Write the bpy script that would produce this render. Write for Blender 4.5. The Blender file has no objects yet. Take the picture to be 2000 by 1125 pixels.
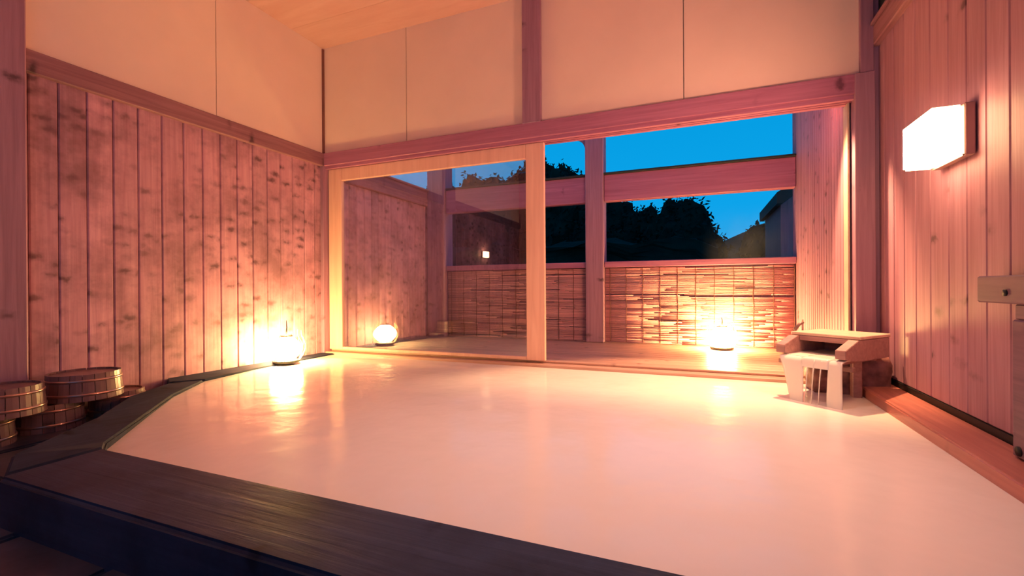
import bpy, bmesh, math, random
from mathutils import Vector, Matrix, noise
random.seed(7)
SC = bpy.context.scene
C = SC.collection

# ------------------------------------------------------------------ camera
F_PX, YAW, PIT, ROLL = 893.907, math.radians(22.0969), math.radians(-0.0766), math.radians(-0.3502)
cy, sy = math.cos(YAW), math.sin(YAW)
fw = Vector((-sy*math.cos(PIT), cy*math.cos(PIT), math.sin(PIT)))
r0 = Vector((cy, sy, 0)); u0 = r0.cross(fw)
rt = r0*math.cos(ROLL) + u0*math.sin(ROLL); up = -r0*math.sin(ROLL) + u0*math.cos(ROLL)
cd = bpy.data.cameras.new('camera'); cam = bpy.data.objects.new('camera', cd); C.objects.link(cam)
cd.sensor_width = 36; cd.lens = 36*F_PX/2000; cd.clip_start = .02; cd.clip_end = 500
M4 = Matrix((rt, up, -fw)).transposed().to_4x4(); M4.translation = (0, 0, .62)
cam.matrix_world = M4
SC.camera = cam
# ------------------------------------------------------------------ sky
W = bpy.data.worlds.new('dusk_sky'); SC.world = W; W.use_nodes = True
wn = W.node_tree; wn.nodes.clear()
wo = wn.nodes.new('ShaderNodeOutputWorld'); wb = wn.nodes.new('ShaderNodeBackground')
wr = wn.nodes.new('ShaderNodeValToRGB'); ws = wn.nodes.new('ShaderNodeSeparateXYZ'); wt = wn.nodes.new('ShaderNodeTexCoord')
wn.links.new(wt.outputs['Generated'], ws.inputs[0]); wn.links.new(ws.outputs['Z'], wr.inputs[0])
wn.links.new(wr.outputs[0], wb.inputs[0]); wn.links.new(wb.outputs[0], wo.inputs[0])
cr = wr.color_ramp
cr.elements[0].position = 0.0; cr.elements[0].color = (.03, .36, .76, 1)
cr.elements[1].position = .9; cr.elements[1].color = (.0, .12, .42, 1)
e = cr.elements.new(.16); e.color = (.004, .35, .78, 1)
e = cr.elements.new(.4); e.color = (.0, .31, .70, 1)
wb.inputs[1].default_value = .74
# ------------------------------------------------------------------ exposure
VS = SC.view_settings
VS.view_transform = 'Standard'; VS.look = 'None'; VS.gamma = 1; VS.exposure = .52; VS.use_curve_mapping = False
# light strengths
P_LAMP, P_LANT_IN, P_LANT_OUT, P_SPOT, P_REAR = 16, 120, 175, 280, 12
P_LAMP_FRONT, P_LAMP_TOP, P_CEIL = 130, 2, 100
WARM = (1.0, .50, .26)
CEILC = (1.0, .40, .27)

def area_light(name, loc, size, power, color, parent=None, rot=(0, 0, 0), shape='SQUARE'):
    l = bpy.data.lights.new(name, 'AREA'); l.energy = power; l.color = color; l.size = size
    if shape == 'RECTANGLE': l.shape = 'RECTANGLE'; l.size, l.size_y = size, size
    o = bpy.data.objects.new(name, l); C.objects.link(o); o.location = loc; o.rotation_euler = rot
    if parent: o.parent = parent
    return o

# ------------------------------------------------------------------ helpers
def tag(o, label=None, cat=None, group=None, kind=None):
    if label: o['label'] = label
    if cat: o['category'] = cat
    if group: o['group'] = group
    if kind: o['kind'] = kind
    return o

def empty(name, loc=(0, 0, 0), rz=0, label=None, cat=None, group=None):
    o = bpy.data.objects.new(name, None); C.objects.link(o); o.location = loc; o.rotation_euler = (0, 0, rz)
    o.empty_display_size = .05
    return tag(o, label, cat, group)

class MB:
    """collects shapes into one mesh, with a per-face piece number"""
    def __init__(s): s.v, s.f, s.b, s.n, s.sm = [], [], [], 0, []
    def add(s, vs, fs, smooth=False, bid=None):
        o = len(s.v); s.v += [tuple(v) for v in vs]
        for f in fs: s.f.append([i+o for i in f]); s.b.append(s.n if bid is None else bid); s.sm.append(smooth)
        s.n += 1
        return s
    def box(s, x0, x1, y0, y1, z0, z1, ch=0.0):
        if ch <= 0:
            vs = [(x, y, z) for z in (z0, z1) for y in (y0, y1) for x in (x0, x1)]
            fs = [(0, 2, 3, 1), (4, 5, 7, 6), (0, 1, 5, 4), (2, 6, 7, 3), (0, 4, 6, 2), (1, 3, 7, 5)]
            return s.add(vs, fs)
        bm = bmesh.new(); bmesh.ops.create_cube(bm, size=1)
        bmesh.ops.scale(bm, vec=(x1-x0, y1-y0, z1-z0), verts=bm.verts)
        bmesh.ops.translate(bm, vec=((x0+x1)/2, (y0+y1)/2, (z0+z1)/2), verts=bm.verts)
        bmesh.ops.bevel(bm, geom=bm.edges[:], offset=min(ch, .45*min(x1-x0, y1-y0, z1-z0)), segments=1, affect='EDGES')
        s.bm(bm); return s
    def bm(s, bm, smooth=False):
        bm.verts.index_update()
        s.add([v.co.copy() for v in bm.verts], [[v.index for v in f.verts] for f in bm.faces], smooth); bm.free()
    def prism(s, pts, z0, z1, axis='z', ch=0):
        """extrude polygon; axis z: pts (x,y); axis y: pts (x,z), z0..z1 are y; axis x: pts (y,z)"""
        def mk(p, t):
            return (p[0], p[1], t) if axis == 'z' else (p[0], t, p[1]) if axis == 'y' else (t, p[0], p[1])
        n = len(pts)
        bm = bmesh.new()
        a = [bm.verts.new(mk(p, z0)) for p in pts]; b = [bm.verts.new(mk(p, z1)) for p in pts]
        bm.faces.new(a[::-1]); bm.faces.new(b)
        for i in range(n): bm.faces.new((a[i], a[(i+1) % n], b[(i+1) % n], b[i]))
        bmesh.ops.recalc_face_normals(bm, faces=bm.faces[:])
        if ch: bmesh.ops.bevel(bm, geom=bm.edges[:], offset=ch, segments=2, affect='EDGES')
        s.bm(bm); return s
    def tube(s, pts, rad, n=8, cap=True):
        pts = [Vector(p) for p in pts]; rs = rad if isinstance(rad, (list, tuple)) else [rad]*len(pts)
        vs, fs = [], []
        prev = None
        for i, p in enumerate(pts):
            d = (pts[min(i+1, len(pts)-1)] - pts[max(i-1, 0)]).normalized()
            a = prev if prev else (Vector((0, 0, 1)) if abs(d.z) < .9 else Vector((1, 0, 0)))
            x = (a - d*a.dot(d)).normalized(); prev = x; y = d.cross(x)
            for k in range(n):
                t = 2*math.pi*k/n; vs.append(p + (x*math.cos(t) + y*math.sin(t))*rs[i])
        for i in range(len(pts)-1):
            for k in range(n):
                fs.append((i*n+k, i*n+(k+1) % n, (i+1)*n+(k+1) % n, (i+1)*n+k))
        if cap: fs.append(tuple(range(n))[::-1]); fs.append(tuple(range((len(pts)-1)*n, len(pts)*n)))
        return s.add(vs, fs, n > 5)
    def lathe(s, prof, n=32, c=(0, 0, 0), smooth=True):
        vs, fs = [], []
        for (r, z) in prof:
            for k in range(n):
                t = 2*math.pi*k/n; vs.append((c[0]+r*math.cos(t), c[1]+r*math.sin(t), c[2]+z))
        for i in range(len(prof)-1):
            for k in range(n):
                fs.append((i*n+k, i*n+(k+1) % n, (i+1)*n+(k+1) % n, (i+1)*n+k))
        return s.add(vs, fs, smooth)
    def build(s, name, mat, parent=None, label=None, cat=None, group=None, kind=None, loc=None):
        me = bpy.data.meshes.new(name); me.from_pydata(s.v, [], s.f); me.update()
        at = me.attributes.new('piece', 'FLOAT', 'FACE')
        for i, b in enumerate(s.b): at.data[i].value = float(b)
        for p, sm in zip(me.polygons, s.sm): p.use_smooth = sm
        me.materials.append(mat)
        o = bpy.data.objects.new(name, me); C.objects.link(o)
        if parent: o.parent = parent
        if loc: o.location = loc
        return tag(o, label, cat, group, kind)

# ------------------------------------------------------------------ materials
class NT:
    def __init__(s, name):
        s.m = bpy.data.materials.new(name); s.m.use_nodes = True; s.t = s.m.node_tree
        s.p = s.t.nodes['Principled BSDF']; s.o = s.t.nodes['Material Output']
    def n(s, ty, **kw):
        x = s.t.nodes.new(ty)
        for k, v in kw.items():
            if k in x.inputs: x.inputs[k].default_value = v
            else: setattr(x, k, v)
        return x
    def l(s, a, b): s.t.links.new(a, b)
    def math(s, op, a, b=None, c=None):
        x = s.n('ShaderNodeMath'); x.operation = op
        for i, v in enumerate((a, b, c)):
            if v is None: continue
            if isinstance(v, (int, float)): x.inputs[i].default_value = v
            else: s.l(v, x.inputs[i])
        return x.outputs[0]
    def mix(s, fac, a, b, bt='MIX'):
        x = s.n('ShaderNodeMix'); x.data_type = 'RGBA'; x.blend_type = bt
        for sock, v in ((x.inputs[0], fac), (x.inputs[6], a), (x.inputs[7], b)):
            if isinstance(v, (int, float)): sock.default_value = v
            elif isinstance(v, tuple): sock.default_value = (*v[:3], 1)
            else: s.l(v, sock)
        return x.outputs[2]
    def ramp(s, fac, stops):
        x = s.n('ShaderNodeValToRGB'); s.l(fac, x.inputs[0]); cr = x.color_ramp
        while len(cr.elements) < len(stops): cr.elements.new(.5)
        for e, (p, c) in zip(cr.elements, stops):
            e.position = p; e.color = (*c, 1) if isinstance(c, tuple) else (c, c, c, 1)
        return x.outputs[0]

def wood(name, light, dark, axis='z', knots=.5, rough=.55, var=.25, grain=1.0, stain=0.0, spec=.4):
    """planks / timber: grain runs along axis, every piece of the mesh has its own cut of the texture"""
    N = NT(name)
    tc = N.n('ShaderNodeTexCoord'); at = N.n('ShaderNodeAttribute', attribute_name='piece')
    wn_ = N.n('ShaderNodeTexWhiteNoise', noise_dimensions='1D'); N.l(at.outputs['Fac'], wn_.inputs['W'])
    off = N.n('ShaderNodeVectorMath', operation='MULTIPLY_ADD'); N.l(wn_.outputs['Color'], off.inputs[0])
    off.inputs[1].default_value = (9, 9, 9); N.l(tc.outputs['Object'], off.inputs[2])
    mp = N.n('ShaderNodeMapping'); N.l(off.outputs[0], mp.inputs[0])
    lo, hi = 1.0, 24.0*grain
    mp.inputs['Scale'].default_value = {'x': (lo, hi, hi), 'y': (hi, lo, hi), 'z': (hi, hi, lo)}[axis]
    n1 = N.n('ShaderNodeTexNoise'); N.l(mp.outputs[0], n1.inputs['Vector']); n1.inputs['Scale'].default_value = 1.6
    n1.inputs['Detail'].default_value = 7; n1.inputs['Roughness'].default_value = .6; n1.inputs['Distortion'].default_value = .6
    # knots: sparse cells, flattened along the grain
    mk = N.n('ShaderNodeMapping'); N.l(off.outputs[0], mk.inputs[0])
    a, b = 6.5, 13.0
    mk.inputs['Scale'].default_value = {'x': (b, a, a), 'y': (a, b, a), 'z': (a, a, b)}[axis]
    nz = N.n('ShaderNodeTexNoise'); N.l(off.outputs[0], nz.inputs['Vector']); nz.inputs['Scale'].default_value = 26; nz.inputs['Detail'].default_value = 3
    dd = N.n('ShaderNodeVectorMath', operation='MULTIPLY_ADD'); N.l(nz.outputs['Color'], dd.inputs[0]); dd.inputs[1].default_value = (.55, .55, .55); N.l(mk.outputs[0], dd.inputs[2])
    vo = N.n('ShaderNodeTexVoronoi'); N.l(dd.outputs[0], vo.inputs['Vector']); vo.inputs['Scale'].default_value = 1.0
    k = N.ramp(vo.outputs['Distance'], [(0.0, 1.0), (.15, .8), (.28, .28), (.46, 0.0)])
    sp = N.n('ShaderNodeSeparateColor'); N.l(vo.outputs['Color'], sp.inputs[0])
    gate = N.math('LESS_THAN', sp.outputs[0], knots)
    # knots come in patches
    n3 = N.n('ShaderNodeTexNoise'); N.l(tc.outputs['Object'], n3.inputs['Vector']); n3.inputs['Scale'].default_value = 1.7; n3.inputs['Detail'].default_value = 3
    patch = N.ramp(n3.outputs[0], [(.34, .35), (.55, 1.0)])
    kf = N.math('MULTIPLY', N.math('MULTIPLY', k, gate), patch)
    col = N.mix(N.ramp(n1.outputs[0], [(.28, 0.0), (.72, 1.0)]), dark, light)
    tone = N.math('MULTIPLY_ADD', wn_.outputs['Value'], var, 1-var*.6)
    cmb = N.n('ShaderNodeCombineColor')
    for i in range(3): N.l(tone, cmb.inputs[i])
    col = N.mix(1.0, col, cmb.outputs[0], 'MULTIPLY')
    kc = tuple(c*.13 for c in dark)
    col = N.mix(N.math('MULTIPLY', kf, .9), col, kc)
    if stain:
        n4 = N.n('ShaderNodeTexNoise'); N.l(tc.outputs['Object'], n4.inputs['Vector']); n4.inputs['Scale'].default_value = 3.1; n4.inputs['Detail'].default_value = 5; n4.inputs['Roughness'].default_value = .65
        col = N.mix(N.math('MULTIPLY', N.ramp(n4.outputs[0], [(.42, 0.0), (.68, 1.0)]), stain), col, tuple(c*.35 for c in dark))
    N.l(col, N.p.inputs['Base Color'])
    N.p.inputs['Roughness'].default_value = rough; N.p.inputs['Specular IOR Level'].default_value = spec
    bp = N.n('ShaderNodeBump'); bp.inputs['Strength'].default_value = .35; bp.inputs['Distance'].default_value = .004
    N.l(n1.outputs[0], bp.inputs['Height']); N.l(bp.outputs[0], N.p.inputs['Normal'])
    return N.m

def plain(name, col, rough=.6, metal=0, nscale=8, namt=.12, bump=.1, spec=.5):
    N = NT(name); tc = N.n('ShaderNodeTexCoord')
    n = N.n('ShaderNodeTexNoise'); N.l(tc.outputs['Object'], n.inputs['Vector']); n.inputs['Scale'].default_value = nscale; n.inputs['Detail'].default_value = 5
    N.l(N.mix(N.ramp(n.outputs[0], [(.3, 0.0), (.7, 1.0)]), tuple(c*(1-namt) for c in col), tuple(min(1, c*(1+namt)) for c in col)), N.p.inputs['Base Color'])
    N.p.inputs['Roughness'].default_value = rough; N.p.inputs['Metallic'].default_value = metal
    N.p.inputs['Specular IOR Level'].default_value = spec
    b = N.n('ShaderNodeBump'); b.inputs['Strength'].default_value = bump; b.inputs['Distance'].default_value = .01
    N.l(n.outputs[0], b.inputs['Height']); N.l(b.outputs[0], N.p.inputs['Normal'])
    return N.m

def glow(name, col, strength):
    N = NT(name); em = N.n('ShaderNodeEmission'); em.inputs[0].default_value = (*col, 1); em.inputs[1].default_value = strength
    N.l(em.outputs[0], N.o.inputs['Surface']); return N.m

PINE_L, PINE_D = (.72, .39, .47), (.52, .24, .31)
m_left = wood('knotty_pine_boards', PINE_L, PINE_D, 'z', knots=.95, var=.28, stain=.7)
m_right = wood('pine_boards', (.50, .27, .35), (.35, .155, .21), 'z', knots=.12, var=.2)
m_beamx = wood('beam_timber_across', (.50, .20, .32), (.34, .12, .21), 'x', knots=.05, var=.1)
m_beamy = wood('beam_timber_lengthways', (.38, .18, .21), (.22, .095, .12), 'y', knots=.12, var=.1)
m_post = wood('post_timber', (.42, .23, .33), (.28, .14, .21), 'z', knots=.05, var=.1)
m_rail = wood('dark_rail_timber', (.24, .13, .18), (.15, .08, .12), 'y', knots=.05, var=.1)
m_door = wood('pale_door_wood', (.88, .56, .44), (.76, .44, .34), 'z', knots=.0, var=.04, grain=.6)
m_deck = wood('deck_boards', (.66, .42, .33), (.46, .25, .19), 'x', knots=.08, rough=.35)
m_rimr = wood('red_rim_wood', (.58, .22, .17), (.38, .12, .10), 'y', knots=.1, rough=.3)
m_rimf = wood('dark_wet_rim_wood', (.050, .070, .13), (.030, .042, .08), 'x', knots=.1, rough=.45, stain=.7, spec=.15)
m_rimd = wood('dark_wet_side_rim', (.050, .065, .11), (.030, .040, .07), 'y', knots=.1, rough=.7, stain=.6, spec=.08)
m_bucket = wood('bucket_staves', (.30, .17, .16), (.17, .09, .09), 'z', knots=.05, rough=.32, grain=.6)
m_box = wood('spout_box_wood', (.46, .26, .24), (.30, .15, .15), 'x', knots=.08, rough=.35)
m_lid = wood('spout_lid_wood', (.80, .60, .46), (.62, .42, .32), 'x', knots=.0, rough=.3)
m_reed = wood('reed', (.80, .46, .46), (.60, .29, .30), 'x', knots=0, var=.45)
m_plaster = plain('cream_panel', (.93, .74, .60), .75, nscale=3, namt=.03, bump=.03)
m_ceiling = wood('ceiling_board', (.74, .48, .42), (.66, .38, .33), 'x', knots=0, rough=.7, var=.05, grain=.25)
m_seam = plain('seam_cover', (.60, .44, .34), .6)
m_corner = plain('corner_batten_brown', (.22, .08, .06), .6)
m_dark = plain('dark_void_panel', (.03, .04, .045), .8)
m_stone = plain('floor_stone', (.085, .08, .10), .38, nscale=5, namt=.5, bump=.5)
m_rock = plain('spout_rock', (.24, .11, .10), .4, nscale=14, namt=.7, bump=.8)
m_metal = plain('bronze_plate', (.30, .17, .16), .4, .3)
m_black = plain('black_iron', (.02, .018, .018), .5, .4)
m_cord = plain('brown_cord', (.16, .07, .05), .8)
m_hoop = plain('copper_hoop', (.55, .33, .28), .28, .8)
m_tree = plain('dark_foliage', (.010, .014, .010), .9, nscale=3, namt=.4, spec=.1)
m_hill = plain('hill_forest', (.020, .028, .024), .95, nscale=1, namt=.3, spec=.1)
m_shed = wood('shed_boards', (.16, .12, .15), (.10, .08, .10), 'z', knots=.05)
m_roof = plain('shed_roof', (.02, .03, .028), .8)
m_lampshade = glow('lamp_shade_lit', (1.0, .56, .27), P_LAMP)
m_lampfront = glow('lamp_front_lit', (1.0, .45, .29), P_LAMP_FRONT)
m_lamptop = glow('lamp_top_lit', (1.0, .52, .32), P_LAMP_TOP)
m_globe = glow('lantern_globe_lit', (1.0, .60, .20), P_LANT_IN)
m_globe_o = glow('outer_lantern_globe_lit', (1.0, .58, .20), P_LANT_OUT)
m_rear = glow('rear_lamp_lit', (1.0, .55, .28), P_REAR)
m_twig = plain('pale_twig', (.75, .55, .38), .7)

def make_water():
    N = NT('milky_bath_water'); tc = N.n('ShaderNodeTexCoord')
    N.p.inputs['Base Color'].default_value = (.90, .84, .77, 1)
    N.p.inputs['Roughness'].default_value = .15; N.p.inputs['IOR'].default_value = 1.36
    n = N.n('ShaderNodeTexNoise'); mp = N.n('ShaderNodeMapping'); mp.inputs['Scale'].default_value = (1, 1, 1)
    N.l(tc.outputs['Object'], mp.inputs[0]); N.l(mp.outputs[0], n.inputs['Vector']); n.inputs['Scale'].default_value = 3.5; n.inputs['Detail'].default_value = 3
    b = N.n('ShaderNodeBump'); b.inputs['Strength'].default_value = .35; b.inputs['Distance'].default_value = .02
    N.l(n.outputs[0], b.inputs['Height']); N.l(b.outputs[0], N.p.inputs['Normal'])
    return N.m
m_water = make_water()

def make_fall():
    N = NT('falling_water')
    N.p.inputs['Base Color'].default_value = (.90, .84, .77, 1); N.p.inputs['Roughness'].default_value = .15
    tr = N.n('ShaderNodeBsdfTransparent'); mx = N.n('ShaderNodeMixShader')
    mx.inputs[0].default_value = .88
    N.l(tr.outputs[0], mx.inputs[1]); N.l(N.p.outputs[0], mx.inputs[2]); N.l(mx.outputs[0], N.o.inputs['Surface'])
    return N.m
m_fall = make_fall()

def make_glass():
    N = NT('door_glass')
    tr = N.n('ShaderNodeBsdfTransparent'); tr.inputs[0].default_value = (.93, .93, .93, 1)
    gl = N.n('ShaderNodeBsdfGlossy'); gl.inputs['Roughness'].default_value = .0; gl.inputs[0].default_value = (1, 1, 1, 1)
    mx = N.n('ShaderNodeMixShader'); mx.inputs[0].default_value = .16
    N.l(tr.outputs[0], mx.inputs[1]); N.l(gl.outputs[0], mx.inputs[2]); N.l(mx.outputs[0], N.o.inputs['Surface'])
    return N.m
m_glass = make_glass()

# ------------------------------------------------------------------ constants of the room
XL, XR, YB, ZC, Y0 = -3.32, 1.017, 3.36, 2.914, -1.7
def struct(mb, name, mat): return mb.build(name, mat, kind='structure')

# floor, ceiling
fb = MB()
rs = random.Random(3)
y = Y0 - .1
while y < 3.5:                       # irregular flagstones
    h = rs.uniform(.32, .5); x = -3.9 - rs.random()*.3
    while x < 1.2:
        w = rs.uniform(.45, .85); g = .012
        a, b_, c_, d_ = (x+g, y+g), (min(x+w-g, 1.3), y+g+rs.uniform(-.02, .02)), (min(x+w-g, 1.3), y+h-g), (x+g, y+h-g+rs.uniform(-.02, .02))
        zt = -.10 + rs.uniform(-.006, .004)
        fb.prism([a, b_, c_, d_], -.16, zt, 'z', .008)
        x += w
        if x > 1.0: break
    y += h
fb.box(-4.0, 1.4, Y0-.2, 3.36, -.2, -.125)
struct(fb, 'floor', m_stone)
mb = MB()
n = 12
for i in range(n):
    ya = Y0 + (3.45-Y0)*i/n; yb = Y0 + (3.45-Y0)*(i+1)/n
    mb.box(XL-.1, XR+.1, ya, yb-.002, ZC, ZC+.04)
mb.box(XL-.1, XR+.1, Y0-.1, 3.45, ZC+.04, ZC+.08)
struct(mb, 'ceiling', m_ceiling)

def boards_x(mb, X, th, edges, z0, z1, ch=.006):
    """vertical boards on a wall of constant x; th signed thickness into the room"""
    for a, b in zip(edges[:-1], edges[1:]):
        mb.box(min(X, X-th), max(X, X-th), a+.0015, b-.0015, z0, z1, ch)
def boards_y(mb, Y, th, edges, z0, z1, ch=.006):
    for a, b in zip(edges[:-1], edges[1:]):
        mb.box(a+.0015, b-.0015, min(Y, Y+th), max(Y, Y+th), z0, z1, ch)

# left wall: knotty boards, beam, panels above
le = [Y0, Y0+.13]
while le[-1] < 1.0: le.append(le[-1]+.134)
le = le[:-1] + [1.06, 1.19, 1.30, 1.425, 1.555, 1.685, 1.82, 1.96, 2.10, 2.232, 2.365, 2.50, 2.635, 2.77, 2.90, 3.03, 3.16, 3.28, 3.40]
mb = MB(); boards_x(mb, XL, .02, le, -.12, 1.80)
mb.box(XL-.06, XL-.021, Y0, 3.40, -.2, 2.914)
struct(mb, 'wall_left', m_left)
struct(MB().box(XL-.018, XL+.004, Y0, 1.3, 1.90, ZC).box(XL-.018, XL+.004, 1.3, 2.333, 1.90, ZC).box(XL-.018, XL+.004, 2.338, YB+.03, 1.90, ZC), 'wall_left_upper', m_plaster)
struct(MB().box(XL-.02, XL+.035, Y0, YB+.02, 1.783, 1.903, .004), 'trim_1', m_beamy)
struct(MB().box(XL-.10, XL+.055, .98, 1.275, -.12, ZC, .008), 'trim_2', m_post)          # near post at left
struct(MB().box(XL+.004, XL+.020, YB+.012, YB+.032, 1.90, ZC-.01), 'trim_3', m_corner)  # corner batten

# back wall: lintel, upper panels, post
UY = 3.39
struct(MB().box(XL, -2.372, UY, UY+.03, 1.9, ZC).box(-2.366, -1.265, UY, UY+.03, 1.9, ZC)
       .box(-1.12, -.086, UY, UY+.03, 1.9, ZC).box(-.080, .945, UY, UY+.03, 1.9, ZC).box(XL, .95, UY+.031, UY+.08, 1.9, ZC), 'wall_back', m_plaster)
struct(MB().box(-1.268, -1.117, YB-.005, UY+.02, 1.9, ZC, .004), 'trim_4', m_post)
lint = MB().box(XL, .90, YB, YB+.14, 1.785, 1.905, .004)
struct(lint, 'trim_5', m_beamx)
struct(MB().box(XL, .90, YB+.018, YB+.05, 1.757, 1.786, .002).box(XL, .90, YB+.068, YB+.085, 1.757, 1.786, .002).box(XL, .90, YB+.105, YB+.14, 1.757, 1.786, .002), 'trim_6', m_beamx)
struct(MB().box(XL-.02, -3.285, YB-.01, YB+.14, -.1, 1.785, .003), 'trim_7', m_post)      # left jamb
struct(MB().box(.888, .99, YB-.005, YB+.12, -.1, 1.905, .004).box(.918, .985, YB+.0, UY+.07, 1.905, ZC, .003).box(.985, 1.0165, YB+.03, YB+.12, -.1, ZC), 'trim_8', m_post)  # right jamb and post
struct(MB().box(.868, .880, YB+.07, YB+.16, -.0, 1.757, .002), 'trim_9', m_seam)
struct(MB().box(XL, .89, YB-.0, YB+.16, -.16, .022, .004).box(XL, .89, YB+.085, YB+.15, .022, .04, .004), 'trim_10', m_deck)         # threshold

# right wall
re_ = [Y0, Y0+.14]
while re_[-1] < 1.9: re_.append(re_[-1]+.14)
re_ = re_[:-1] + [2.0, 2.145, 2.288, 2.425, 2.57, 2.74, 2.895, 3.035, 3.171, 3.307, 3.45]
mb = MB(); boards_x(mb, XR, -.02, re_, .09, 2.12, .005); mb.box(XR+.021, XR+.06, Y0, 3.45, -.2, ZC)
struct(mb, 'wall_right', m_right)
struct(MB().box(XR-.035, XR+.02, Y0, 3.45, 2.06, 2.175, .006).box(XR-.05, XR-.0, Y0, 3.45, 2.175, 2.195, .003), 'trim_11', m_beamy)
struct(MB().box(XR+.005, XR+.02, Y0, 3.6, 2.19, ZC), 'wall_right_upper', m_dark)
struct(MB().box(XR-.004, XR+.02, Y0, 3.45, -.12, .089), 'gap_shade_right', m_black)  # black strip puts in the shade of the gap under the boards
# wall behind the camera
mb = MB(); xs = [XL + i*.1446 for i in range(31)]; boards_y(mb, Y0, -.02, xs, -.12, .75); mb.box(XL-.1, XR+.1, Y0-.08, Y0-.021, -.2, .75); mb.box(XL-.1, XR+.1, Y0-.08, Y0-.021, 2.6, ZC); mb.box(XL-.1, -2.3, Y0-.08, Y0, .75, 2.6)
struct(mb, 'wall_front', m_right)

# ------------------------------------------------------------------ the bath
bath = empty('sunken_bath', (-1.1, 2.1, 0), label='wide sunken bath with cut corner and dark wet timber rim', cat='bath')
def child(mb, name, mat, par, label=None):
    inv = par.matrix_basis.inverted(); mb.v = [tuple(inv @ Vector(v)) for v in mb.v]
    return mb.build(name, mat, par, label=label)
def slope_prism(ptsz, zb, ch=.006):
    """polygon with its own height per corner, closed down to zb"""
    bm = bmesh.new(); a = [bm.verts.new((x, y_, zb)) for x, y_, z in ptsz]; b = [bm.verts.new(p) for p in ptsz]
    bm.faces.new(a[::-1]); bm.faces.new(b); n_ = len(a)
    for i in range(n_): bm.faces.new((a[i], a[(i+1) % n_], b[(i+1) % n_], b[i]))
    bmesh.ops.recalc_face_normals(bm, faces=bm.faces[:])
    te = [e_ for e_ in bm.edges if all(v in b for v in e_.verts)]
    bmesh.ops.bevel(bm, geom=te, offset=ch, segments=3, affect='EDGES')
    m = MB(); m.bm(bm); return m
bpy.context.view_layer.update()
Z5 = .05
child(slope_prism([(-1.985, .70, Z5), (1.0, .70, Z5), (1.0, .972, Z5), (-1.99, .975, Z5)], -.12, .012), 'rim', m_rimf, bath, 'dark wet front rim board with worn edge')
child(slope_prism([(-1.997, .72, Z5), (-2.002, .985, Z5), (-2.13, 1.054, .034), (-2.554, 1.461, .018), (-2.806, 1.713, .016), (-3.076, 2.073, .012), (-3.17, 1.90, .016), (-2.96, 1.57, .022), (-2.56, 1.22, .034), (-2.22, .82, .048)], -.12, .010), 'rim', m_rimd, bath, 'dark diagonal corner rim')
child(slope_prism([(-3.078, 2.077, .016), (-3.15, 2.50, .010), (-3.17, 3.355, .010), (-3.315, 3.355, .012), (-3.315, 1.98, .022), (-3.178, 1.908, .020)], -.12, .006), 'rim', m_rimd, bath)
child(slope_prism([(.85, .98, .05), (1.012, .98, .062), (1.012, 3.355, .062), (.85, 3.355, .05)], -.12, .006), 'rim', m_rimr, bath, 'reddish timber rim along the right wall')
wp = [(-2.0, .96), (.86, .96), (.86, 3.36), (-3.20, 3.36), (-3.18, 2.44), (-3.10, 2.06), (-2.83, 1.70), (-2.57, 1.44), (-2.15, 1.03)]
mb = MB().prism(wp, -.09, 0, 'z')
mb.build('bath_water', m_water, label='milky cream hot spring water filling the sunken bath', cat='water', kind='stuff')

# ------------------------------------------------------------------ sliding glass door
dr = empty('sliding_door', (-2.19, 3.43, .022), label='pale wood framed sliding glass door standing closed at the left', cat='door')
bpy.context.view_layer.update()
dx0, dx1, dy0, dy1 = -3.28, -1.112, 3.412, 3.452
child(MB().box(dx0, -3.125, dy0, dy1, .041, 1.757, .003), 'stile', m_door, dr)
child(MB().box(-1.262, dx1, dy0, dy1, .041, 1.757, .003), 'stile', m_door, dr)
child(MB().box(-3.124, -1.263, dy0+.001, dy1-.001, 1.643, 1.757, .003), 'top_rail', m_door, dr)
child(MB().box(-3.124, -1.263, dy0+.001, dy1-.001, .041, .068, .003), 'bottom_rail', m_door, dr)
child(MB().box(-3.13, -1.257, 3.429, 3.435, .06, 1.65), 'glass_pane', m_glass, dr)

# ------------------------------------------------------------------ wall lamp
def wall_lamp(loc, rz, mat, label, front=None):
    """box lamp, local -x points into the room, local y along the wall"""
    t = empty('wall_lamp', loc, rz, label, 'lamp')
    MB().box(-.035, 0, -.139, .139, -.103, .103, .004).build('back_plate', m_metal, t)
    bm = bmesh.new(); bmesh.ops.create_cube(bm, size=1)
    bmesh.ops.scale(bm, vec=(.105, .272, .196), verts=bm.verts); bmesh.ops.translate(bm, vec=(-.0885, 0, 0), verts=bm.verts)
    bmesh.ops.bevel(bm, geom=bm.edges[:], offset=.008, segments=3, affect='EDGES')
    m = MB(); m.bm(bm); so = m.build('lamp_shade', mat, t, label='glowing white box shade')
    if front:
        so.data.materials.append(front); so.data.materials.append(m_lamptop)
        for p in so.data.polygons:
            if p.normal.x < -.9 and p.area > .01: p.material_index = 1
            if p.normal.z > .9 and p.area > .01: p.material_index = 2
    MB().box(-.038, -.0345, -.13, .13, -.106, -.098).build('lower_lip', m_metal, t)
    return t
wall_lamp((1.0125, 2.482, 1.236), 0, m_lampshade, 'glowing white box lamp with bronze back plate on the right plank wall', m_lampfront)
wl = wall_lamp((XL+.004, -.05, 1.17), math.pi, m_rear, 'small lit box lamp mirrored in the door glass, behind the near post'); wl.scale = (.5, .5, .5)

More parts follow.
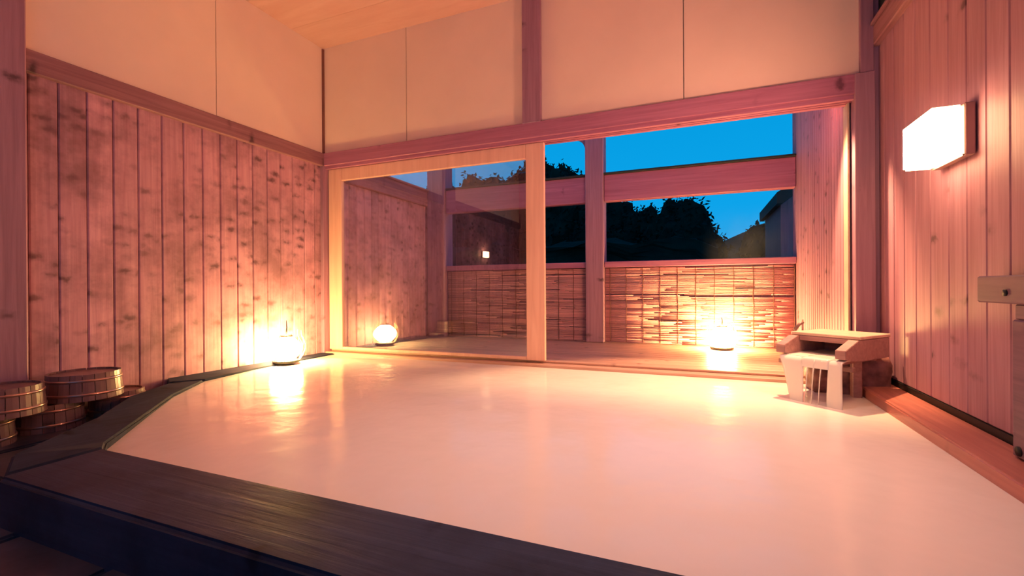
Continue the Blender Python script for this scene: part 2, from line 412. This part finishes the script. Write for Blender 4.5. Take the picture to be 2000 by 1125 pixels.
# ------------------------------------------------------------------ lanterns
def lantern(loc, mat, label, spike, seed):
    t = empty('lantern', loc, 0, label, 'lantern', None); t.scale = (1.5, 1.5, 1.45)
    MB().lathe([(.0, 0), (.062, 0), (.07, .006), (.07, .014), (.05, .018), (0, .018)], 28).build('base', m_black, t)
    prof = [(0.028, .018)] + [(.028+.052*math.sin(math.pi*min(1, (i+.6)/13)), .018 + .125*i/12) for i in range(1, 12)] + [(.018, .148), (0, .15)]
    MB().lathe(prof, 28).build('globe', mat, t, label='white hot glowing globe')
    r_ = random.Random(seed); cg = MB()
    for k in range(16):
        a0 = 2*math.pi*k/16 + r_.uniform(-.1, .1); tw = r_.uniform(.3, .8)*r_.choice((-1, 1)); pts = []
        top = r_.uniform(.135, .172)
        for i in range(8):
            u = i/7; rad = .062 + .034*math.sin(math.pi*min(1, u*.95+.03)) + (.012 if i == 7 else 0)
            pts.append((rad*math.cos(a0+tw*u), rad*math.sin(a0+tw*u), .012+top*u))
        cg.tube(pts, .0014, 5)
    cg.build('twig_cage', m_twig, t)
    MB().tube([(0, 0, .148), (.004, 0, .17+spike*.4), (-.001, .002, .165+spike)], [.005, .003, .0015], 8).build('stem', m_black, t)
    # upper collar
    MB().lathe([(.03, .146), (.034, .15), (.030, .154), (.022, .15), (.03, .146)], 20).build('collar', m_metal, t)
    return t
lantern((-3.14, 2.79, .012), m_globe, 'glowing round lantern on the narrow bath rim at the foot of the knotty left wall', .075, 1)
lantern((.212, 4.85, .012), m_globe_o, 'glowing round lantern on the deck outside before the reed screen', .045, 2)

# ------------------------------------------------------------------ wash buckets
def bucket_parts(t, R, H):
    n = 20; st = MB()
    for k in range(n):           # staves, standing mouth down
        a0, a1 = 2*math.pi*(k+.03)/n, 2*math.pi*(k+.97)/n
        rb, rt_, th = R, R*.93, .011
        vs = []
        for z, rr in ((0, rb), (H, rt_)):
            for a in (a0, (a0+a1)/2, a1):
                vs.append((rr*math.cos(a), rr*math.sin(a), z))
            for a in (a1, (a0+a1)/2, a0):
                vs.append(((rr-th)*math.cos(a), (rr-th)*math.sin(a), z))
        fs = [(0, 5, 4, 1), (1, 4, 3, 2), (6, 7, 10, 11), (7, 8, 9, 10), (0, 1, 7, 6), (1, 2, 8, 7), (2, 3, 9, 8), (3, 4, 10, 9), (4, 5, 11, 10), (5, 0, 6, 11)]
        st.add(vs, fs)
    st.build('staves', m_bucket, t)
    MB().lathe([(0, H-.022), (R*.93-.012, H-.022), (R*.93-.012, H-.010), (0, H-.010)], 40, smooth=False).build('bottom_board', m_bucket, t)
    for z in (H*.24, H*.76):
        rr = R - (R*.07)*z/H
        MB().lathe([(rr-.001, z-.007), (rr+.003, z-.006), (rr+.0035, z), (rr+.003, z+.006), (rr-.001, z+.007)], 48).build('hoop', m_hoop, t)
BK = [(-3.045, 1.095, .035, .15, .135, 'wooden wash bucket, upper left of the stack, cut by the photo edge'),
      (-3.125, 1.445, .035, .165, .138, 'wooden wash bucket on top of the stack, its right side lit by the lantern'),
      (-3.165, 1.312, -.10, .142, .134, 'lower wooden wash bucket in the middle, under the two upper ones'),
      (-3.172, 1.625, -.10, .132, .134, 'lowest wooden wash bucket at the right end, tucked behind the diagonal rim'),
      (-3.10, 1.01, -.10, .146, .134, 'lower wooden wash bucket at the far left, mostly cut by the photo edge')]
for x, y_, z, R_, H_, lab in BK:
    bt = empty('wash_bucket', (x, y_, z), random.random()*3, lab, 'bucket', 'wash buckets stacked by the left wall')
    bucket_parts(bt, R_, H_)

# ------------------------------------------------------------------ hot water spout
S = 1.09
A = Vector((.463*S, 2.843*S)); B = Vector((.715*S, 2.633*S))
wv = (B-A).normalized(); bw = Vector((-wv.y, wv.x))          # across, backwards
rz = math.atan2(wv.y, wv.x)
WID = (B-A).length; hw = WID/2; mid = (A+B)/2
sp = empty('hot_water_spout', (mid.x, mid.y, 0), rz, 'wooden box spout on a rock in the corner pouring hot water', 'water spout')
zl = .353
MB().box(-hw, hw, 0, .315, zl-.018, zl, .003).build('lid', m_lid, sp, label='flat pale wet lid board')
for s in (-1, 1):
    xa, xb = (s*hw-.0, s*(hw-.05)); x0, x1 = min(xa, xb), max(xa, xb)
    MB().prism([(.30, zl-.02), (-.02, zl-.02), (-.145, .288), (-.145, .243), (-.02, .225), (.30, .225)], x0, x1, 'x', .002).build('side_panel', m_box, sp)
MB().box(-hw+.051, hw-.051, .25, .28, .20, zl-.02, .002).build('back_panel', m_box, sp)
MB().box(-hw+.051, hw-.051, -.135, .25, .205, .222, .002).build('trough_floor', m_box, sp)
MB().box(-hw+.051, hw-.051, -.005, .015, zl-.045, zl-.019, .002).build('front_batten', m_box, sp)
MB().box(-hw-.012, hw+.012, -.105, -.075, .178, .203, .003).build('cross_bar', m_metal, sp)
# rock foot (world placed): lumpy block in the bath corner
bm = bmesh.new(); bmesh.ops.create_cube(bm, size=1)
bmesh.ops.subdivide_edges(bm, edges=bm.edges[:], cuts=9, use_grid_fill=True)
for v in bm.verts:
    c = v.co
    q = c.copy(); m_ = max(abs(c.x), abs(c.y), abs(c.z)); rr = c.length
    q = c*(1 - .22*(rr/m_-1))                       # round the corners
    q = Vector((q.x*.40+.805, q.y*.24+3.235, q.z*.30+.085))
    nn = noise.fractal(q*9, 1.0, 2.0, 4)
    q += (c.normalized())*nn*.018
    q.x = min(q.x, 1.006); q.z = min(q.z, .232)
    v.co = q
m = MB(); m.bm(bm, True)
bpy.context.view_layer.update()
child(m, 'rock_foot', m_rock, sp, 'rough reddish rock')
child(MB().box(.790, .835, 3.05, 3.10, -.1, .228, .004), 'leg', m_box, sp)
# water sheet leaving the trough
def fall_sheet(x0, x1, xb0, xb1, th=.006, nx=8, nz=14, wob=.006, seed=0, umax=1.0):
    """curved sheet from the lip down to the bath, with thickness"""
    def row(u, off):
        # u 0 at trough, 1 at bath; off = thickness side
        if u < .25:
            t = u/.25; y_ = .10 - .25*t; z = .238 - .006*t*t
        else:
            t = (u-.25)/.75; y_ = -.15 - .04*math.sqrt(t); z = .232 - .240*t**1.2
        return y_, z
    out, inn = [], []
    for i in range(nz+1):
        u = umax*i/nz; y_, z = row(u, 0)
        f = max(0, (u-.25)/.75)**.8
        a, b = x0+(xb0-x0)*f, x1+(xb1-x1)*f
        for k in range(nx+1):
            x = a+(b-a)*k/nx
            w = wob*noise.noise(Vector((x*40+seed, u*2, 0)))*f
            ny = 0 if u < .2 else th; nz_ = th if u < .3 else 0
            out.append((x, y_+w-ny*.5, z+nz_*.5)); inn.append((x, y_+w+ny*.5, z-nz_*.5))
    vs = out+inn; N_ = len(out); fs = []
    st = nx+1
    for i in range(nz):
        for k in range(nx):
            a = i*st+k; fs.append((a, a+1, a+st+1, a+st)); fs.append((N_+a, N_+a+st, N_+a+st+1, N_+a+1))
        fs.append((i*st, (i+1)*st, N_+(i+1)*st, N_+i*st)); fs.append((i*st+nx, N_+i*st+nx, N_+(i+1)*st+nx, (i+1)*st+nx))
    return vs, fs
fw_ = empty('pouring_water', (mid.x, mid.y, 0), rz, 'thin curtain of hot water pouring from the wooden box spout into the bath', 'water')
mbw = MB(); hx = hw-.053
mbw.add(*fall_sheet(-hx-.03, -.02, -hx+.055, -.005, seed=1), True)
mbw.add(*fall_sheet(.108, hw-.01, .112, hw+.006, seed=2), True)
mbw.add(*fall_sheet(-.03, .112, -.03, .112, umax=.44, seed=4), True)
mbw.build('sheet', m_fall, fw_)
ms = MB()
for x0, x1 in ((.006, .012), (.036, .044), (.072, .079)):
    ms.add(*fall_sheet(x0, x1, x0+random.uniform(-.008, .008), x1+random.uniform(-.008, .008), nx=2, seed=x0*50), True)
ms.build('streak', m_fall, fw_)
MB().box(-hx, hx, -.132, .245, .223, .2365, .001).build('trough_water', m_water, fw_)
# little bamboo feed pipe behind the lid
bp = empty('feed_pipe', (.60, 3.30, .22), 0, 'short thin pipe with raised tip behind the left end of the spout lid', 'pipe')
MB().tube([(0.0, 0, 0), (0.0, 0, .19)], .005, 10).build('upright', m_metal, bp)
MB().tube([(-.045, -.01, .125), (-.02, -.005, .16), (.004, 0, .175)], [.011, .010, .008], 10).build('nozzle', m_metal, bp)

# ------------------------------------------------------------------ handrail at the right edge
hr = empty('grab_rail', (.98, 1.9, .05), 0, 'dark wooden grab rail on a flat post against the right plank wall', 'rail')
bpy.context.view_layer.update()
child(MB().box(.945, .985, 1.1, 2.19, .556, .650, .005), 'rail_board', m_rail, hr)
child(MB().box(.950, 1.008, 1.80, 2.0, .062, .505, .005), 'post', m_rail, hr)
child(MB().box(.955, 1.008, 1.80, 1.995, .506, .555, .004), 'spacer', m_rail, hr)
child(MB().tube([(.940, 2.02, .592), (.947, 2.02, .592)], .011, 14), 'bolt', m_black, hr)
child(MB().tube([(.946, 1.965, .085), (.951, 1.965, .085)], .016, 14), 'bolt', m_black, hr)

# ------------------------------------------------------------------ outside: deck, walls, parapet
YP = 5.08
mb = MB(); yy = 3.53; 
while yy < YP+.2:
    mb.box(XL-.1, .99, yy, yy+.112, -.03, .010, .004); yy += .118
struct(mb, 'floor_outside', m_deck)
mb = MB(); boards_x(mb, -3.22, .02, [3.51+i*.113 for i in range(15)], -.03, 1.66)
struct(mb, 'wall_outside_left', m_left)
struct(MB().box(-3.27, -3.18, 3.51, YP+.1, 1.66, 1.84, .005).box(-3.29, -3.16, 3.51, YP+.12, 1.84, 1.865, .003), 'trim_12', m_beamy)
mb = MB(); boards_x(mb, .87, -.018, [3.53+i*.0705 for i in range(25)], -.03, 2.46, .007)
mb.box(.889, .93, 3.53, 5.29, -.03, 2.46)
struct(mb, 'wall_outside_right', m_right)

par = empty('parapet', (-1.1, YP, 0), 0, 'low outer parapet with timber cap rail behind the reed screens', 'parapet')
bpy.context.view_layer.update()
child(MB().box(-2.935, -1.152, YP+.02, YP+.05, .0, .83).box(-.946, .868, YP+.02, YP+.05, .0, .83), 'backing_board', m_post, par)
child(MB().box(-2.93, -1.151, YP-.055, YP+.06, .832, .895, .005), 'cap_rail', m_beamx, par)
child(MB().box(-.947, .868, YP-.055, YP+.06, .832, .895, .005), 'cap_rail', m_beamx, par)

def reed_screen(x0, x1, label):
    t = empty('reed_screen', ((x0+x1)/2, YP-.01, .012), 0, label, 'screen', 'reed screens hung on the parapet')
    r_ = random.Random(int(x0*100)); rd = MB(); w = x1-x0; z = .006
    while z < .81:
        x = -w/2
        while x < w/2-.01:
            L = min(r_.uniform(.3, 1.2), w/2-x)
            dz = r_.uniform(-.0015, .0015); rr = r_.uniform(.0042, .0062)
            if r_.random() > .03:
                rd.tube([(x, r_.uniform(-.002, .002), z+dz), (x+L-.003, r_.uniform(-.002, .002), z-dz)], rr, 6)
            x += L
        z += .0108
    rd.build('reeds', m_reed, t)
    x = -w/2+.05
    while x < w/2:
        c_ = MB(); c_.tube([(x+.004*math.sin(i*2.1), -.008, .01+.80*i/8) for i in range(9)], .0030, 5)
        c_.build('cord', m_cord, t); x += .175
reed_screen(-2.93, -1.155, 'reed screen between the two outer posts, seen left of the middle post')
reed_screen(-.945, .862, 'wide reed screen right of the middle outer post, lit by the lantern')

MB().box(-3.185, -2.94, YP-.09, YP+.13, -.03, 2.50, .006).build('timber_post', m_post, label='outer corner post seen through the door glass', cat='post', group='outer posts')
pm = MB().box(-1.148, -.95, YP-.09, YP+.10, .012, 2.30, .006)
pm.build('timber_post', m_post, label='square middle outer post seen through the open doorway', cat='post', group='outer posts')
bb = [(-1.149, 2.02)] + [(-1.149-.14*(1-math.cos(a)), 2.10+.19*math.sin(a)) for a in [math.pi/2*i/8 for i in range(9)]] + [(-1.149, 2.29)]
MB().prism(bb, YP-.04, YP+.04, 'y').build('curved_brace', m_post, label='curved brace at the top left of the middle outer post', cat='brace')
MB().box(-2.935, .868, YP-.05, YP+.05, 2.302, 2.46, .005).build('top_beam', m_beamx, label='uppermost outer beam resting on the middle post', cat='beam')
ob = empty('outer_beam', (0, YP, 1.56), 0, 'thick horizontal timber beam crossing the opening above the parapet', 'beam')
bpy.context.view_layer.update()
child(MB().box(-2.935, -1.151, YP-.05, YP+.05, 1.555, 1.845, .006).box(-.947, .867, YP-.05, YP+.05, 1.555, 1.845, .006), 'beam_timber', m_beamx, ob)
child(MB().box(-2.93, -1.151, YP-.07, YP+.07, 1.846, 1.868, .003).box(-.947, .867, YP-.07, YP+.07, 1.846, 1.868, .003), 'cap_flashing', m_roof, ob)

# downlight hidden on the outer face above the opening
dl = empty('downlight', (.60, 3.60, 1.96), 0, 'small downlight above the doorway outside, lighting the right reveal', 'lamp')
MB().box(-.05, .05, -.10, -.06, .0, .08, .004).build('bracket', m_black, dl)
MB().lathe([(.05, 0), (.052, .0), (.05, .08), (0, .09)], 24).build('housing', m_black, dl)
MB().lathe([(0, .012), (.044, .012), (.044, .02), (0, .02)], 24).build('lens', glow('downlight_lens', (1, .6, .3), 10), dl)
pl = bpy.data.lights.new('downlight_bulb', 'SPOT'); pl.spot_size = math.radians(84); pl.spot_blend = .35; pl.energy = P_SPOT; pl.color = (1, .52, .24); pl.shadow_soft_size = .03
po = bpy.data.objects.new('downlight_bulb', pl); C.objects.link(po); po.parent = dl; po.location = (0, 0, -.02)
po.rotation_euler = Vector((.30, .80, 1.9)).to_track_quat('Z', 'Y').to_euler()
struct(MB().box(-3.2, .868, YB+.082, YB+.14, 1.905, 2.46), 'wall_outside_back', m_right)

# recessed ceiling downlight over the bath, outside the frame
cl = empty('downlight', (-.3, 2.0, ZC), 0, 'recessed round downlight in the ceiling above the middle of the bath', 'lamp')
MB().lathe([(.055, 0), (.075, 0), (.075, -.008), (.055, -.012), (.050, .03), (.0, .03)], 32).build('trim_ring', m_metal, cl)
MB().lathe([(0, -.002), (.05, -.002), (.05, .0), (0, .0)], 24).build('lens', glow('ceiling_lens', (1, .6, .38), 14), cl)
ql = bpy.data.lights.new('downlight_beam', 'SPOT'); ql.spot_size = math.radians(70); ql.spot_blend = 1.0; ql.energy = P_CEIL; ql.color = (1, .64, .54); ql.shadow_soft_size = .05
qo = bpy.data.objects.new('downlight_beam', ql); C.objects.link(qo); qo.parent = cl; qo.location = (0, 0, -.04)
# faint steam drifting over the outer deck
N = NT('steam'); N.t.nodes.remove(N.p); tc = N.n('ShaderNodeTexCoord')
ln = N.n('ShaderNodeVectorMath', operation='LENGTH'); N.l(tc.outputs['Object'], ln.inputs[0])
nz = N.n('ShaderNodeTexNoise'); N.l(tc.outputs['Object'], nz.inputs['Vector']); nz.inputs['Scale'].default_value = 1.6; nz.inputs['Detail'].default_value = 3
dens = N.math('MULTIPLY', N.ramp(ln.outputs['Value'], [(0.0, 1.0), (.5, .35), (.95, 0.0)]), N.ramp(nz.outputs[0], [(.35, 0.0), (.7, 1.0)]))
vs_ = N.n('ShaderNodeVolumeScatter'); vs_.inputs['Color'].default_value = (.95, .95, .95, 1); N.l(N.math('MULTIPLY', dens, .9), vs_.inputs['Density'])
N.l(vs_.outputs[0], N.o.inputs['Volume'])
bm = bmesh.new(); bmesh.ops.create_icosphere(bm, subdivisions=3, radius=1); m = MB(); m.bm(bm, True)
st_ = m.build('steam', N.m, label='faint warm steam drifting above the outer deck near the right side wall', cat='steam', kind='stuff', loc=(.42, 4.72, .98)); st_.scale = (.42, .28, .42)
# ------------------------------------------------------------------ garden and hills
struct(MB().box(-40, 30, YP+.2, 60, -.6, -.4), 'ground_outside', m_hill)
def tree(x, y_, z0, h, rx, seed, label, leaf=.16, nl=900):
    t = empty('tree', (x, y_, z0), 0, label, 'tree', 'dark trees beyond the parapet')
    r_ = random.Random(seed)
    MB().tube([(0, 0, -.1), (.05, 0, h*.4), (0, .05, h*.75)], [rx*.08, rx*.06, rx*.02], 8).build('trunk', m_tree, t)
    bm = bmesh.new(); bmesh.ops.create_icosphere(bm, subdivisions=4, radius=1)
    for v in bm.verts:
        d = v.co.normalized(); nn = noise.fractal(d*2.2+Vector((seed, 0, 0)), 1, 2, 4)
        k = 1+.28*nn
        v.co = Vector((d.x*rx*k, d.y*rx*.8*k, h*.55+d.z*h*.45*k))
    pts = [v.co.copy() for v in bm.verts]
    m = MB(); m.bm(bm, False)
    c = Vector((0, 0, h*.55))
    for i in range(nl):
        p = pts[r_.randrange(len(pts))]; p = p + (p-c)*r_.uniform(-.04, .05)+Vector([r_.uniform(-.1, .1) for _ in range(3)])
        a = Vector([r_.gauss(0, 1) for _ in range(3)]).normalized(); b = a.orthogonal().normalized(); s_ = leaf*r_.uniform(.5, 1.2)
        m.add([p-b*s_*.3, p+a*s_*.6, p+b*s_*.3, p-a*s_*.6], [(0, 1, 2, 3)])
    m.build('crown', m_tree, t)
    return t
# x, y, ground, height, half width
TR = [(-9.3, 15.5, -.4, 4.75, 1.7, 'dark tree seen through the door glass beside the corner post'),
      (-7.2, 15.0, -.4, 4.90, 1.5, 'dark feathery tree in the middle of the door glass'),
      (-5.3, 15.0, -.4, 5.15, 1.4, 'dark tree showing behind the right stile of the glass door'),
      (-3.6, 14.0, -.4, 4.55, 1.5, 'tallest dark tree left of the middle outer post, above the beam'),
      (-2.4, 13.0, -.4, 3.55, 1.0, 'dark tree directly right of the middle outer post'),
      (-1.35, 12.6, -.4, 2.95, .95, 'low dark tree crown between the taller two, right of the middle post'),
      (-.42, 12.0, -.4, 3.02, .98, 'rounded dark tree at the centre of the open view, against the blue'),
      (-14.5, 19, -.4, 5.4, 2.9, 'broad dark tree far left beyond the corner post'),
      ]
for i, (x, y_, z0, h, rx, lab) in enumerate(TR):
    tree(x, y_, z0, h, rx, i+3, lab, leaf=.15 if y_ > 13.5 else .12, nl=3000)
tree(3.0, 20, -.4, 3.55, 1.35, 31, 'small far tree on the slope beside the shed', leaf=.2)
# hedge mass under the crowns
hb = MB()
r_ = random.Random(5)
bm = bmesh.new(); bmesh.ops.create_cube(bm, size=1); bmesh.ops.subdivide_edges(bm, edges=bm.edges[:], cuts=24, use_grid_fill=True)
for v in bm.verts:
    q = Vector((v.co.x*11-5.1, v.co.y*1.6+11.3, (v.co.z+.5)*2.05-.4)); nn = noise.fractal(q*1.1, 1, 2, 5)
    if v.co.z > .2: q.z += nn*.30-(max(0, q.x+.2)*.5)
    q.y += nn*.3; v.co = q
hb.bm(bm); 
hb.build('hedge', m_tree, label='long dark hedge under the tree crowns beyond the parapet', cat='hedge')
# far ridge
pts = [(-30, 7.5), (-12, 5.0), (-4, 3.2), (0, 2.7), (1.5, 3.0), (4, 4.0), (8, 4.6), (16, 5), (28, 6), (28, -.5), (-30, -.5)]
rid = MB(); bm = bmesh.new()
nx, ny = 60, 10
def rh(x):
    P = [(-40, 7.5), (-16, 4.0), (-4, 2.9), (.6, 3.0), (1.8, 3.6), (4, 4.4), (8, 5.2), (40, 8)]
    for (a, b), (c_, d_) in zip(P[:-1], P[1:]):
        if a <= x <= c_: return b+(d_-b)*(x-a)/(c_-a)
    return 4
grid = []
for j in range(ny+1):
    for i in range(nx+1):
        x = -38+76*i/nx; t = j/ny; yb_ = 24+10*t
        z = -.5 + (rh(x)+.5)*math.sin(min(1, t*1.3)*math.pi/2) + .12*noise.fractal(Vector((x*.4, t*3, 0)), 1, 2, 4)
        grid.append(bm.verts.new((x, yb_, z)))
for j in range(ny):
    for i in range(nx):
        a = j*(nx+1)+i; bm.faces.new((grid[a], grid[a+1], grid[a+nx+2], grid[a+nx+1]))
rid.bm(bm, True); rid.build('hillside', m_hill, label='low dark hillside rising to the right behind the trees', cat='hill')
# neighbouring shed
sh = empty('garden_shed', (1.7, 6.1, -.4), 0, 'dark corner of a shed with sloping eave just beyond the parapet at right', 'shed')
bpy.context.view_layer.update()
child(MB().box(.845, 2.2, 5.75, 7.0, -.4, 1.66), 'wall', m_shed, sh)
child(MB().prism([(.79, 1.50), (.84, 1.50), (1.3, 1.86), (2.3, 1.86), (2.3, 1.92), (1.26, 1.92), (.79, 1.62)], 5.60, 7.1, 'y'), 'roof', m_roof, sh)
